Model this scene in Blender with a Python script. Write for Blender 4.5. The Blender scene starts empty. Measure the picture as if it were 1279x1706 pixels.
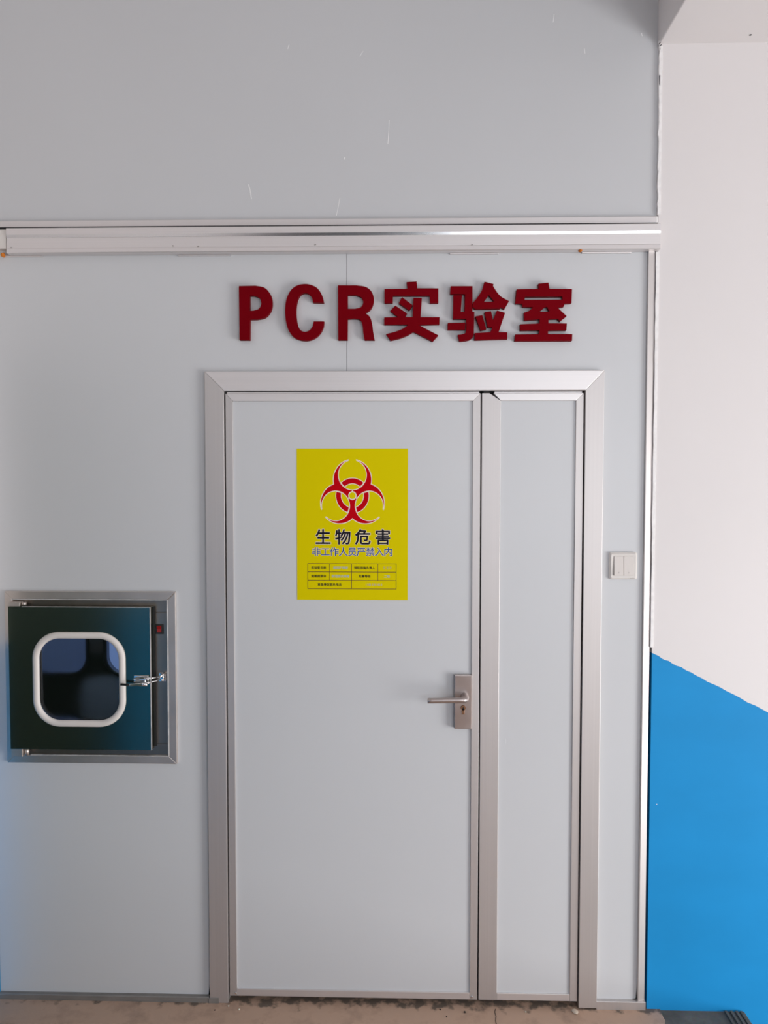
import bpy, bmesh, math, random
from mathutils import Vector, Matrix
from mathutils.geometry import tessellate_polygon

random.seed(7)
SC = bpy.context.scene
COL = SC.collection
PI = math.pi

# ------------------------------------------------------------------ camera
CAM_LOC = (0.0, -2.45, 1.7083)
cam_d = bpy.data.cameras.new('camera')
cam_d.sensor_fit = 'HORIZONTAL'
cam_d.sensor_width = 36.0
cam_d.lens = 36.0 * 1281.0 / 1279.0
cam_d.clip_start = 0.02
cam = bpy.data.objects.new('camera', cam_d)
COL.objects.link(cam)
p_, y_, r_ = math.radians(-2.331), math.radians(1.370), math.radians(0.045)
fwd = Vector((-math.sin(y_) * math.cos(p_), math.cos(y_) * math.cos(p_), math.sin(p_)))
rt = Vector((math.cos(y_), math.sin(y_), 0))
up = rt.cross(fwd)
R_ = rt * math.cos(r_) + up * math.sin(r_)
U_ = -rt * math.sin(r_) + up * math.cos(r_)
m = Matrix((R_, U_, -fwd)).transposed().to_4x4()
m.translation = Vector(CAM_LOC)
cam.matrix_world = m
SC.camera = cam

# ------------------------------------------------------------------ world, daylight, exposure
SC.view_settings.view_transform = 'Standard'
SC.view_settings.look = 'None'
SC.view_settings.gamma = 1.0
SC.view_settings.use_curve_mapping = False
SC.view_settings.exposure = 0.58

world = bpy.data.worlds.new('daylight')
world.use_nodes = True
bg = world.node_tree.nodes['Background']
bg.inputs['Color'].default_value = (0.80, 0.88, 1.0, 1)
bg.inputs['Strength'].default_value = 1.0
SC.world = world


def area(name, loc, target, sx, sy, power, color):
    d = bpy.data.lights.new(name, 'AREA')
    d.shape = 'RECTANGLE'
    d.size, d.size_y = sx, sy
    d.energy = power
    d.color = color
    o = bpy.data.objects.new(name, d)
    COL.objects.link(o)
    o.location = loc
    o.rotation_euler = (Vector(target) - Vector(loc)).to_track_quat('-Z', 'Y').to_euler()
    return o


# daylight entering by the stair window (end wall) ; an unseen fill light added behind the viewer
area('stair_window_daylight', (3.83, -2.10, 0.40), (0.0, -2.10, 0.40), 1.9, 2.3, 98, (1.0, 0.985, 0.97))
area('rear_fill_light', (1.60, -4.6, 1.9), (0.8, 0.0, 1.8), 2.2, 1.5, 21, (0.95, 0.975, 1.0))
area('lab_ceiling_lamp', (-1.35, 1.15, 2.25), (-1.35, 1.15, 0.0), 0.5, 0.5, 11, (0.72, 0.84, 1.0))


# ------------------------------------------------------------------ materials
def new_mat(name):
    mt = bpy.data.materials.new(name)
    mt.use_nodes = True
    nt = mt.node_tree
    b = nt.nodes['Principled BSDF']
    return mt, nt, b


def N(nt, typ, **kw):
    n = nt.nodes.new(typ)
    for k, v in kw.items():
        setattr(n, k, v)
    return n


def mat(name, col, rough=0.5, metal=0.0, spec=0.5, var=0.0, vscale=(6, 6, 6), bump=0.0, bscale=80, rvar=0.0, coat=0.0):
    """Principled material with object-space noise mottling and fine bump."""
    mt, nt, b = new_mat(name)
    b.inputs['Base Color'].default_value = (*col, 1)
    b.inputs['Roughness'].default_value = rough
    b.inputs['Metallic'].default_value = metal
    b.inputs['Specular IOR Level'].default_value = spec
    b.inputs['Coat Weight'].default_value = coat
    tc = N(nt, 'ShaderNodeTexCoord')
    if var or rvar:
        mp = N(nt, 'ShaderNodeMapping')
        mp.inputs['Scale'].default_value = vscale
        nt.links.new(tc.outputs['Object'], mp.inputs['Vector'])
        no = N(nt, 'ShaderNodeTexNoise')
        no.inputs['Scale'].default_value = 1.0
        no.inputs['Detail'].default_value = 5
        nt.links.new(mp.outputs['Vector'], no.inputs['Vector'])
        if var:
            mr = N(nt, 'ShaderNodeMapRange')
            mr.inputs['From Min'].default_value = 0.3
            mr.inputs['From Max'].default_value = 0.7
            mr.inputs['To Min'].default_value = 1 - var
            mr.inputs['To Max'].default_value = 1 + var
            nt.links.new(no.outputs['Fac'], mr.inputs['Value'])
            mx = N(nt, 'ShaderNodeVectorMath', operation='SCALE')
            mx.inputs[0].default_value = col
            nt.links.new(mr.outputs['Result'], mx.inputs['Scale'])
            nt.links.new(mx.outputs['Vector'], b.inputs['Base Color'])
        if rvar:
            m2 = N(nt, 'ShaderNodeMapRange')
            m2.inputs['From Min'].default_value = 0.3
            m2.inputs['From Max'].default_value = 0.7
            m2.inputs['To Min'].default_value = max(0.02, rough - rvar)
            m2.inputs['To Max'].default_value = rough + rvar
            nt.links.new(no.outputs['Fac'], m2.inputs['Value'])
            nt.links.new(m2.outputs['Result'], b.inputs['Roughness'])
    if bump:
        n2 = N(nt, 'ShaderNodeTexNoise')
        n2.inputs['Scale'].default_value = bscale
        n2.inputs['Detail'].default_value = 3
        nt.links.new(tc.outputs['Object'], n2.inputs['Vector'])
        bp = N(nt, 'ShaderNodeBump')
        bp.inputs['Strength'].default_value = bump
        bp.inputs['Distance'].default_value = 0.002
        nt.links.new(n2.outputs['Fac'], bp.inputs['Height'])
        nt.links.new(bp.outputs['Normal'], b.inputs['Normal'])
    return mt


M = {}
M['panel'] = mat('painted_steel_panel', (0.588, 0.598, 0.612), 0.38, 0, 0.4, var=0.012, vscale=(1.5, 1.5, 1.5), bump=0.03, bscale=14)
M['upper'] = mat('grey_wall_paint', (0.565, 0.572, 0.585), 0.5, 0, 0.35, var=0.015, vscale=(1.2, 1.2, 1.2), bump=0.05, bscale=10)
M['scratch'] = mat('pale_scrape', (0.85, 0.85, 0.85), 0.7)
M['alu'] = mat('anodised_aluminium', (0.60, 0.57, 0.56), 0.52, 0.85, 0.5, var=0.02, vscale=(220, 40, 1.2))
M['alu_h'] = mat('anodised_aluminium_lengthwise', (0.74, 0.71, 0.705), 0.48, 0.8, 0.5, var=0.02, vscale=(1.2, 40, 260))
M['alu_bright'] = mat('polished_aluminium_bead', (0.62, 0.61, 0.61), 0.2, 1.0, 0.5)
M['alu_base'] = mat('dull_aluminium_channel', (0.27, 0.255, 0.24), 0.6, 0.5, 0.5, var=0.12, vscale=(14, 14, 60))
M['white'] = mat('white_wall_paint', (0.725, 0.692, 0.685), 0.7, 0, 0.3, var=0.012, vscale=(2, 2, 2), bump=0.12, bscale=16)
M['blue'] = mat('blue_dado_paint', (0.014, 0.262, 0.590), 0.5, 0, 0.15, var=0.05, vscale=(3, 3, 5), bump=0.12, bscale=22)
M['plaster'] = mat('rough_plaster_edge', (0.86, 0.84, 0.83), 0.85, 0, 0.2, var=0.06, vscale=(60, 60, 60), bump=0.5, bscale=90)
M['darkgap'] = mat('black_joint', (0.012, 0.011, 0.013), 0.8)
M['red'] = mat('red_acrylic_letter', (0.165, 0.0002, 0.004), 0.5, 0, 0.03, var=0.06, vscale=(8, 8, 8))
M['yellow'] = mat('yellow_print', (0.68, 0.57, 0.0), 0.5, 0, 0.04)
M['p_red'] = mat('red_print', (0.50, 0.001, 0.006), 0.5, 0, 0.04)
M['p_white'] = mat('white_print', (0.82, 0.72, 0.62), 0.45, 0, 0.4)
M['p_black'] = mat('black_print', (0.006, 0.006, 0.012), 0.5, 0, 0.15)
M['p_blue'] = mat('blue_print', (0.018, 0.075, 0.27), 0.5, 0, 0.15)
M['p_line'] = mat('brown_line_print', (0.10, 0.045, 0.008), 0.45, 0, 0.4)
M['p_pale'] = mat('pale_blue_print', (0.42, 0.48, 0.46), 0.45, 0, 0.4)
M['p_faint'] = mat('faint_grey_print', (0.52, 0.44, 0.22), 0.45, 0, 0.4)
M['handle'] = mat('satin_nickel', (0.50, 0.44, 0.42), 0.33, 1.0, 0.5, var=0.05, vscale=(12, 30, 12), rvar=0.06)
M['brass'] = mat('worn_brass', (0.27, 0.145, 0.085), 0.5, 1.0, var=0.2, vscale=(200, 200, 200))
M['pale_line'] = mat('pale_edge_line', (0.52, 0.52, 0.52), 0.5, var=0.25, vscale=(30, 30, 30))  # also laid along the pass box door edge as its highlight
M['black'] = mat('black_rubber', (0.012, 0.012, 0.012), 0.6)
M['plastic'] = mat('ivory_switch_plastic', (0.68, 0.645, 0.61), 0.35, 0, 0.5)
M['rocker'] = mat('ivory_rocker_plastic', (0.64, 0.595, 0.56), 0.38, 0, 0.5)
M['mark'] = mat('grey_marking', (0.33, 0.29, 0.28), 0.5)
M['steel'] = mat('polished_stainless', (0.165, 0.195, 0.160), 0.22, 1.0, 0.5, var=0.05, vscale=(3, 3, 1))
M['steel_face'] = mat('stainless_face', (0.32, 0.27, 0.23), 0.36, 1.0, 0.5, var=0.08, vscale=(20, 3, 3))
M['steel_trim'] = mat('brushed_stainless_trim', (0.66, 0.60, 0.56), 0.48, 1.0, 0.5, var=0.08, vscale=(8, 20, 8))
M['chamber'] = mat('chamber_steel', (0.15, 0.155, 0.17), 0.10, 1.0, 0.5)
M['chrome'] = mat('chrome', (0.80, 0.80, 0.82), 0.12, 1.0, 0.5)
M['gasket'] = mat('white_rubber_gasket', (0.78, 0.73, 0.69), 0.42, 0, 0.5)
M['sw_red'] = mat('red_rocker_plastic', (0.28, 0.003, 0.005), 0.3, 0, 0.5)
M['foam'] = mat('orange_foam', (0.60, 0.19, 0.03), 0.9, 0, 0.2, var=0.3, vscale=(300, 300, 300), bump=0.8, bscale=300)
M['stone'] = mat('pale_stone', (0.62, 0.52, 0.42), 0.85, 0, 0.2, var=0.12, vscale=(120, 120, 120), bump=0.5, bscale=200)
M['chip'] = mat('plaster_crumb', (0.60, 0.55, 0.45), 0.9)
M['dirt'] = mat('dark_crumb', (0.035, 0.026, 0.020), 0.95)
M['green'] = mat('added_door_green_paint', (0.010, 0.032, 0.020), 0.4, 0, 0.4)
M['reflect_dark'] = mat('dim_grey_for_reflections', (0.10, 0.10, 0.105), 0.7)  # dark grey added on the unseen rear wall to darken reflections
M['lab'] = mat('lab_wall_paint', (0.50, 0.56, 0.72), 0.7)


def floor_material():
    mt, nt, b = new_mat('tan_concrete')
    tc = N(nt, 'ShaderNodeTexCoord')
    n1 = N(nt, 'ShaderNodeTexNoise'); n1.inputs['Scale'].default_value = 9; n1.inputs['Detail'].default_value = 8
    n1.inputs['Roughness'].default_value = 0.65
    nt.links.new(tc.outputs['Object'], n1.inputs['Vector'])
    cr = N(nt, 'ShaderNodeValToRGB')
    e = cr.color_ramp.elements
    e[0].position = 0.30; e[0].color = (0.365, 0.249, 0.185, 1)
    e[1].position = 0.68; e[1].color = (0.483, 0.333, 0.247, 1)
    k = e.new(0.5); k.color = (0.505, 0.342, 0.249, 1)
    nt.links.new(n1.outputs['Fac'], cr.inputs['Fac'])
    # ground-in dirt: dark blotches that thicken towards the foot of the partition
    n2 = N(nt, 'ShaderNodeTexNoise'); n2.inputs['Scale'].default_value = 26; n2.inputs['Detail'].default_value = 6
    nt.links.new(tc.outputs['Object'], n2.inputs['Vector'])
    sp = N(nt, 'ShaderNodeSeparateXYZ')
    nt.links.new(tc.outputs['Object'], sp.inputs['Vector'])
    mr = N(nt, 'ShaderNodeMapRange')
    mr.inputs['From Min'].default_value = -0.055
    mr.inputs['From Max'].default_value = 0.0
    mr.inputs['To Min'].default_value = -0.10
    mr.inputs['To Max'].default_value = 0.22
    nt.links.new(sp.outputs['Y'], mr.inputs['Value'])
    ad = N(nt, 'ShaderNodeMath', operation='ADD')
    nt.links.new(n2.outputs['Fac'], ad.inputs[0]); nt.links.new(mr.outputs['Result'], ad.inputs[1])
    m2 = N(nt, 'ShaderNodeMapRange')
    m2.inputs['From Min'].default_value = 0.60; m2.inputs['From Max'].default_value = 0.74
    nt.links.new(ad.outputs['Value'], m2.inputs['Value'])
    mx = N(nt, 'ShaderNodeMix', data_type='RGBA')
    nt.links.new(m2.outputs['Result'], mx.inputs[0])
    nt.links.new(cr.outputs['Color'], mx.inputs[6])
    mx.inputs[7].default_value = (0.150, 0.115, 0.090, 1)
    nt.links.new(mx.outputs[2], b.inputs['Base Color'])
    b.inputs['Roughness'].default_value = 0.75
    bp = N(nt, 'ShaderNodeBump'); bp.inputs['Strength'].default_value = 0.4; bp.inputs['Distance'].default_value = 0.003
    nt.links.new(n2.outputs['Fac'], bp.inputs['Height'])
    nt.links.new(bp.outputs['Normal'], b.inputs['Normal'])
    return mt


def terrazzo_material():
    mt, nt, b = new_mat('grey_terrazzo')
    tc = N(nt, 'ShaderNodeTexCoord')
    v = N(nt, 'ShaderNodeTexVoronoi'); v.inputs['Scale'].default_value = 130
    nt.links.new(tc.outputs['Object'], v.inputs['Vector'])
    n1 = N(nt, 'ShaderNodeTexNoise'); n1.inputs['Scale'].default_value = 14; n1.inputs['Detail'].default_value = 6
    nt.links.new(tc.outputs['Object'], n1.inputs['Vector'])
    cr = N(nt, 'ShaderNodeValToRGB')
    cr.color_ramp.elements[0].position = 0.35; cr.color_ramp.elements[0].color = (0.105, 0.100, 0.088, 1)
    cr.color_ramp.elements[1].position = 0.7; cr.color_ramp.elements[1].color = (0.170, 0.163, 0.145, 1)
    nt.links.new(n1.outputs['Fac'], cr.inputs['Fac'])
    mx = N(nt, 'ShaderNodeMix', data_type='RGBA', blend_type='SOFT_LIGHT')
    mx.inputs[0].default_value = 0.08
    nt.links.new(cr.outputs['Color'], mx.inputs[6]); nt.links.new(v.outputs['Color'], mx.inputs[7])
    nt.links.new(mx.outputs[2], b.inputs['Base Color'])
    b.inputs['Roughness'].default_value = 0.8
    b.inputs['Specular IOR Level'].default_value = 0.15
    return mt


def glass_material():
    mt = bpy.data.materials.new('window_glass')
    mt.use_nodes = True
    nt = mt.node_tree
    nt.nodes.remove(nt.nodes['Principled BSDF'])
    out = nt.nodes['Material Output']
    tr = N(nt, 'ShaderNodeBsdfTransparent'); tr.inputs['Color'].default_value = (0.82, 0.87, 0.90, 1)
    gl = N(nt, 'ShaderNodeBsdfGlossy'); gl.inputs['Roughness'].default_value = 0.03
    fr = N(nt, 'ShaderNodeFresnel'); fr.inputs['IOR'].default_value = 1.5
    mx = N(nt, 'ShaderNodeMixShader')
    nt.links.new(fr.outputs['Fac'], mx.inputs['Fac'])
    nt.links.new(tr.outputs['BSDF'], mx.inputs[1]); nt.links.new(gl.outputs['BSDF'], mx.inputs[2])
    nt.links.new(mx.outputs['Shader'], out.inputs['Surface'])
    return mt


M['floor'] = floor_material()
M['terrazzo'] = terrazzo_material()
M['glass'] = glass_material()


# ------------------------------------------------------------------ mesh helpers
def merge(dst, src, slot=0):
    for f in src.faces:
        f.material_index = slot
    me = bpy.data.meshes.new('tmp')
    src.to_mesh(me)
    dst.from_mesh(me)
    bpy.data.meshes.remove(me)
    src.free()


def box(bm, x0, x1, y0, y1, z0, z1, bev=0.0, seg=2, slot=0):
    b = bmesh.new()
    bmesh.ops.create_cube(b, size=1.0)
    for v in b.verts:
        v.co = Vector(((x0 + x1) / 2 + v.co.x * (x1 - x0), (y0 + y1) / 2 + v.co.y * (y1 - y0), (z0 + z1) / 2 + v.co.z * (z1 - z0)))
    if bev:
        bmesh.ops.bevel(b, geom=list(b.edges), offset=bev, segments=seg, profile=0.5, affect='EDGES')
    merge(bm, b, slot)


def prism(bm, outer, y0, y1, holes=(), bev=0.0, slot=0):
    """Polygon in the x-z plane (with holes) given depth from y0 (front, nearer the viewer) to y1."""
    b = bmesh.new()
    loops = [list(outer)] + [list(h) for h in holes]
    flat = [p for l in loops for p in l]
    tris = tessellate_polygon([[Vector((p[0], p[1], 0)) for p in l] for l in loops])
    fv = [b.verts.new((p[0], y0, p[1])) for p in flat]
    bv = [b.verts.new((p[0], y1, p[1])) for p in flat]
    for t in tris:
        try:
            b.faces.new([fv[i] for i in t]); b.faces.new([bv[i] for i in reversed(t)])
        except ValueError:
            pass
    i0 = 0
    rim = []
    for l in loops:
        n = len(l)
        for i in range(n):
            j = (i + 1) % n
            b.faces.new([fv[i0 + i], fv[i0 + j], bv[i0 + j], bv[i0 + i]])
            rim.append((fv[i0 + i], fv[i0 + j]))
        i0 += n
    bmesh.ops.recalc_face_normals(b, faces=b.faces)
    if bev:
        bmesh.ops.dissolve_limit(b, angle_limit=0.01, verts=b.verts, edges=b.edges)
        es = [e for e in b.edges if len(e.link_faces) == 2 and e.calc_face_angle(0) > 0.35]
        bmesh.ops.bevel(b, geom=es, offset=bev, segments=2, profile=0.5, affect='EDGES')
        bmesh.ops.recalc_face_normals(b, faces=b.faces)
    merge(bm, b, slot)


def rect(x0, x1, z0, z1):
    return [(x0, z0), (x1, z0), (x1, z1), (x0, z1)]


def rrect(cx, cz, hx, hz, r, n=10):
    pts = []
    for sx, sz, a0 in ((1, 1, 0), (-1, 1, 90), (-1, -1, 180), (1, -1, 270)):
        for k in range(n + 1):
            a = math.radians(a0 + 90 * k / n)
            pts.append((cx + sx * (hx - r) + r * math.cos(a), cz + sz * (hz - r) + r * math.sin(a)))
    return pts


def tube(bm, pts, rad, seg=12, closed=False, slot=0, flat=1.0):
    """Round tube along 3-D points; rad may be one number or one per point; flat squashes it in y."""
    b = bmesh.new()
    n = len(pts)
    P = [Vector(p) for p in pts]
    rings = []
    prev = None
    for i in range(n):
        if closed:
            d = P[(i + 1) % n] - P[i - 1]
        else:
            d = P[min(i + 1, n - 1)] - P[max(i - 1, 0)]
        d.normalize()
        ref = Vector((0, 1, 0)) if abs(d.y) < 0.9 else Vector((0, 0, 1))
        if prev is not None:
            ref = prev
        u = (ref - d * ref.dot(d)).normalized()
        w = d.cross(u)
        prev = u
        r = rad[i] if isinstance(rad, (list, tuple)) else rad
        ring = []
        for k in range(seg):
            a = 2 * PI * k / seg
            o = u * math.cos(a) * r + w * math.sin(a) * r
            o.y *= flat
            ring.append(b.verts.new(P[i] + o))
        rings.append(ring)
    for i in range(n if closed else n - 1):
        A, B = rings[i], rings[(i + 1) % n]
        for k in range(seg):
            b.faces.new([A[k], A[(k + 1) % seg], B[(k + 1) % seg], B[k]])
    if not closed:
        b.faces.new(rings[0]); b.faces.new(rings[-1])
    bmesh.ops.recalc_face_normals(b, faces=b.faces)
    for f in b.faces:
        f.smooth = len(f.verts) == 4
    merge(bm, b, slot)


def disc(bm, cx, cz, rx, rz, y, slot=0, n=64):
    poly(bm, [(cx + rx * math.cos(2 * PI * k / n), cz + rz * math.sin(2 * PI * k / n)) for k in range(n)], y, slot)


def poly(bm, pts, y, slot=0):
    vs = [bm.verts.new((p[0], y, p[1])) for p in pts]
    f = bm.faces.new(vs)
    f.normal_update()
    if f.normal.y > 0:
        f.normal_flip()
    f.material_index = slot


def build(name, bm, mats, parent=None, loc=None, label=None, cat=None, group=None, kind=None):
    me = bpy.data.meshes.new(name)
    bm.to_mesh(me)
    bm.free()
    for k in (mats if isinstance(mats, (list, tuple)) else [mats]):
        me.materials.append(M[k])
    o = bpy.data.objects.new(name, me)
    COL.objects.link(o)
    if parent is not None:
        o.parent = parent
        # geometry is written in world metres; keep it there under the parent's own origin
        p = parent
        off = Vector((0, 0, 0))
        while p is not None:
            off += p.location
            p = p.parent
        me.transform(Matrix.Translation(-off))
    elif loc is not None:
        me.transform(Matrix.Translation(-Vector(loc)))
        o.location = loc
    tag(o, label, cat, group, kind)
    return o


def tag(o, label=None, cat=None, group=None, kind=None):
    if label: o['label'] = label
    if cat: o['category'] = cat
    if group: o['group'] = group
    if kind: o['kind'] = kind
    return o


def empty(name, loc, label=None, cat=None, group=None, kind=None):
    o = bpy.data.objects.new(name, None)
    o.empty_display_size = 0.05
    COL.objects.link(o)
    o.location = loc
    return tag(o, label, cat, group, kind)


def glyphs(bm, text, cx, cz, h, y, slot=0, width=None, bold=0.0, rings=8):
    """Printed characters, centred on (cx, cz), h = body height; width spreads them over that many metres."""
    n = len(text)
    for i, ch in enumerate(text):
        if ch == ' ':
            continue
        c = bpy.data.curves.new('glyph', 'FONT')
        c.body = ch
        c.size = 1.0
        c.resolution_u = 6
        o = bpy.data.objects.new('glyph', c)
        COL.objects.link(o)
        me = bpy.data.meshes.new_from_object(o.evaluated_get(bpy.context.evaluated_depsgraph_get()))
        bpy.data.objects.remove(o)
        bpy.data.curves.remove(c)
        xs = [v.co.x for v in me.vertices]
        wide = ord(ch) > 0x2000
        mid = 0.5 if wide else (min(xs) + max(xs)) / 2
        pitch = (width - h) / (n - 1) if (width and n > 1) else h
        ox = cx + (i - (n - 1) / 2) * pitch
        base = 0.38 if wide else 0.35
        for v in me.vertices:
            x, z = (v.co.x - mid) * h, (v.co.y - base) * h
            v.co = (ox + x, y, cz + z)
        # heavier type: the same outline overprinted around a small circle
        for q in range(rings + 1 if bold else 1):
            a = 2 * PI * q / rings
            k = bold * h if q < rings and bold else 0.0
            b = bmesh.new()
            b.from_mesh(me)
            for v in b.verts:
                v.co.x += k * math.cos(a)
                v.co.z += k * math.sin(a)
                v.co.y -= q * 0.00001
            for f in b.faces:
                f.normal_update()
                if f.normal.y > 0:
                    f.normal_flip()
            merge(bm, b, slot)
        bpy.data.meshes.remove(me)


def B():
    return bmesh.new()


# ================================================================== the setting
# --- partition of painted steel sandwich panels around the door
bm = B()
left_panel = [(-2.2, 0.0), (-0.618, 0.0), (-0.618, 2.043), (-0.1779, 2.043), (-0.1779, 2.47), (-2.2, 2.47)]
prism(bm, left_panel, 0.0, 0.05, holes=[rect(-1.262, -0.752, 0.812, 1.328)], bev=0.0012)
right_panel = [(-0.1768, 2.043), (0.624, 2.043), (0.624, 0.0), (0.772, 0.0), (0.772, 2.47), (-0.1768, 2.47)]
prism(bm, right_panel, 0.0, 0.05, bev=0.0012)
box(bm, -0.19, -0.165, 0.006, 0.048, 2.05, 2.46, slot=1)               # dark tongue in the panel joint
# scrapes and open joint corners that the panels carry
poly(bm, [(-0.6187, 0.861), (-0.6178, 0.861), (-0.6160, 0.822), (-0.6170, 0.821)], -0.0004, 2)
poly(bm, [(0.7595, 0.028), (0.7632, 0.028), (0.7632, 0.075)], -0.0006, 1)
poly(bm, [(0.748, 0.027), (0.7625, 0.026), (0.7625, 0.030)], -0.0006, 1)
poly(bm, [(-0.6345, 0.017), (-0.630, 0.017), (-0.630, 0.060)], -0.0006, 1)
build('wall_back', bm, ['panel', 'darkgap', 'scratch'], label='pale grey sandwich panel partition around the laboratory door', cat='wall', kind='structure')

# --- grey wall above the rail
bm = B()
box(bm, -2.2, 0.793, 0.0, 0.12, 2.47, 3.82)


def scrape(pts, w):
    L = [(x - w / 2, z) for x, z in pts]
    Rr = [(x + w / 2, z) for x, z in reversed(pts)]
    poly(bm, L + Rr, -0.0005, 1)


for pts, w in ((((-0.0436, 2.834), (-0.0448, 2.80), (-0.0473, 2.7605)), 0.0022), (((-0.4862, 2.640), (-0.481, 2.622), (-0.4765, 2.594)), 0.0028),
               (((-0.198, 2.5955), (-0.203, 2.57), (-0.2095, 2.5398)), 0.0018), (((-0.182, 2.722), (-0.1835, 2.714)), 0.003),
               (((-0.356, 3.068), (-0.360, 3.055)), 0.002), (((-0.125, 3.045), (-0.135, 3.030)), 0.002), (((0.466, 3.15), (0.463, 3.125)), 0.002),
               (((0.560, 3.045), (0.562, 3.03)), 0.002), (((0.735, 3.09), (0.737, 3.08)), 0.0025)):
    scrape(pts, w)
build('wall_above', bm, ['upper', 'scratch'], label='smooth grey painted wall above the aluminium rail', cat='wall', kind='structure')

# --- white and blue stair wall to the right of the partition
bm = B()
random.seed(3)
XR = 3.9


def dado(x):
    return 1.1626 - 0.513 * (x - 0.794)


line = [(0.7935 + (XR - 0.7935) * (k / 90) ** 1.6, 0) for k in range(91)]
line = [(x, dado(x) + (random.uniform(-0.0022, 0.0022) if x < 1.6 else 0)) for x, _ in line]
prism(bm, [(XR, 3.06)] + [(0.7925, 3.06)] + line, -0.008, 0.12, slot=0)
prism(bm, [(0.7935, -0.15), (0.7935, -2.0), (XR, -2.0)] + line[::-1], -0.0075, 0.12, slot=1)
# crumbly plaster lip where it meets the grey wall and the corner angle
lip = [(0.7895 - 0.0025 * max(0, (z - 2.53) / 0.52) + random.uniform(-0.0016, 0.0016), z) for z in [3.045 - k * 0.0165 for k in range(32)]]
prism(bm, lip + [(0.7985, lip[-1][1]), (0.7975, 3.045)], -0.0105, 0.06, slot=2)
lip = [(0.7875 + random.uniform(-0.0009, 0.0009), z) for z in [2.42 - k * 0.04 for k in range(32)]]
prism(bm, lip + [(0.7965, lip[-1][1]), (0.7975, 2.42)], -0.0098, 0.06, slot=2)
# chips, nail hole and paint flecks on it
poly(bm, [(0.7875, 2.955), (0.7905, 2.957), (0.7905, 2.925), (0.7885, 2.928)], -0.0112, 3)
poly(bm, [(0.8155 + 0.0016 * math.cos(a * PI / 3), 0.674 + 0.0016 * math.sin(a * PI / 3)) for a in range(6)], -0.0082, 2)
poly(bm, [(0.797, 1.107), (0.850, 1.1085), (0.852, 1.106), (0.80, 1.1035)], -0.0080, 4)
build('wall_right', bm, ['white', 'blue', 'plaster', 'darkgap', 'blue'],
      label='white stair wall with a bright blue dado sloping down to the right', cat='wall', kind='structure')

# --- beam over the stair wall
bm = B()
box(bm, 0.786, XR, -1.30, 0.10, 3.052, 3.82, bev=0.004)
poly(bm, [(0.7868, 3.060), (0.7935, 3.0665), (0.7935, 3.064), (0.7868, 3.0565)], -1.3004, 1)
hx, hy = 1.046, -0.05
vs = [bm.verts.new((hx + 0.004 * math.cos(a * PI / 4), hy + 0.004 * math.sin(a * PI / 4), 3.0515)) for a in range(8)]
f = bm.faces.new(vs); f.material_index = 1
build('ceiling_beam', bm, ['white', 'darkgap'], label='white painted beam above the stair wall, at the top right', cat='beam', kind='structure')
bm = B()                                                                # broken plaster at the beam's inner corner
random.seed(11)
for k, (x, z, s) in enumerate(((0.7885, 3.046, 0.007), (0.7915, 3.036, 0.005), (0.7865, 3.055, 0.005))):
    b = bmesh.new()
    bmesh.ops.create_icosphere(b, subdivisions=2, radius=s)
    for v in b.verts:
        v.co = Vector((x + v.co.x * 0.5, -0.010 + v.co.y * 0.5, z + v.co.z * random.uniform(0.8, 1.2)))
    merge(bm, b, 0)
poly(bm, [(0.7845, 3.050), (0.7915, 3.058), (0.7925, 3.0555), (0.7855, 3.0465)], -0.0142, 1)
poly(bm, [(0.7865, 3.043), (0.7935, 3.049), (0.7940, 3.0475), (0.7880, 3.040)], -0.0142, 1)
build('trim_4', bm, ['plaster', 'darkgap'], label='cracked plaster at the inner end of the beam', cat='plaster', kind='structure')

# --- floor of the landing
bm = B()
box(bm, -2.2, 0.76, -4.7, 0.09, -0.15, 0.0, slot=0)
random.seed(5)
edge = []
for k in range(60):
    y = 0.02 - k * 0.08 if k > 6 else 0.02 - k * 0.016
    edge.append((0.832 + random.uniform(-0.004, 0.004) + (0.010 if k in (0, 1) else 0), y))
b = bmesh.new()
top = [(0.7602, edge[-1][1]), (0.7602, 0.02)] + edge
tv = [b.verts.new((x, y, 0.0)) for x, y in top]
lv = [b.verts.new((x, y, -0.004)) for x, y in top]
for t in tessellate_polygon([[Vector((x, y, 0)) for x, y in top]]):
    b.faces.new([tv[i] for i in t])
for i in range(len(top)):
    j = (i + 1) % len(top)
    b.faces.new([tv[i], tv[j], lv[j], lv[i]])
bmesh.ops.recalc_face_normals(b, faces=b.faces)
merge(bm, b, 0)
# hairline crack running out from under the door
ck = [(0.3045, -0.020), (0.2995, -0.035), (0.3015, -0.055), (0.2975, -0.075), (0.2985, -0.10), (0.29, -0.2), (0.295, -0.4)]
vs = [bm.verts.new((x - 0.0013, y, 0.0004)) for x, y in ck] + [bm.verts.new((x + 0.0013, y, 0.0004)) for x, y in reversed(ck)]
f = bm.faces.new(vs); f.normal_update(); f.material_index = 1
build('floor', bm, ['floor', 'dirt'], label='worn tan concrete landing floor, dirty along the partition', cat='floor', kind='structure')

# --- terrazzo landing edge with its anti-slip ribs, and the flight going down
bm = B()
box(bm, 0.7605, 1.107, -4.7, 0.0, -0.15, -0.004, bev=0.003)
for x in (1.0405, 1.0580, 1.0745, 1.0895):
    box(bm, x, x + 0.0085, -2.4, -0.012, -0.006, 0.0022, bev=0.0012)
for k in range(1, 10):
    x0 = 1.107 + 0.292 * (k - 1)
    box(bm, x0 - 0.02, x0 + 0.292, -1.35, -0.008, -0.15 * k - 0.15, -0.15 * k - 0.003, bev=0.003)
build('staircase', bm, ['terrazzo'], label='dark grey terrazzo landing edge with ribbed nosing, stairs going down', cat='stairs', kind='structure')

# --- the rest of the stair hall (behind and beside the viewer)
bm = B()
XL = -1.3265
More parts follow.
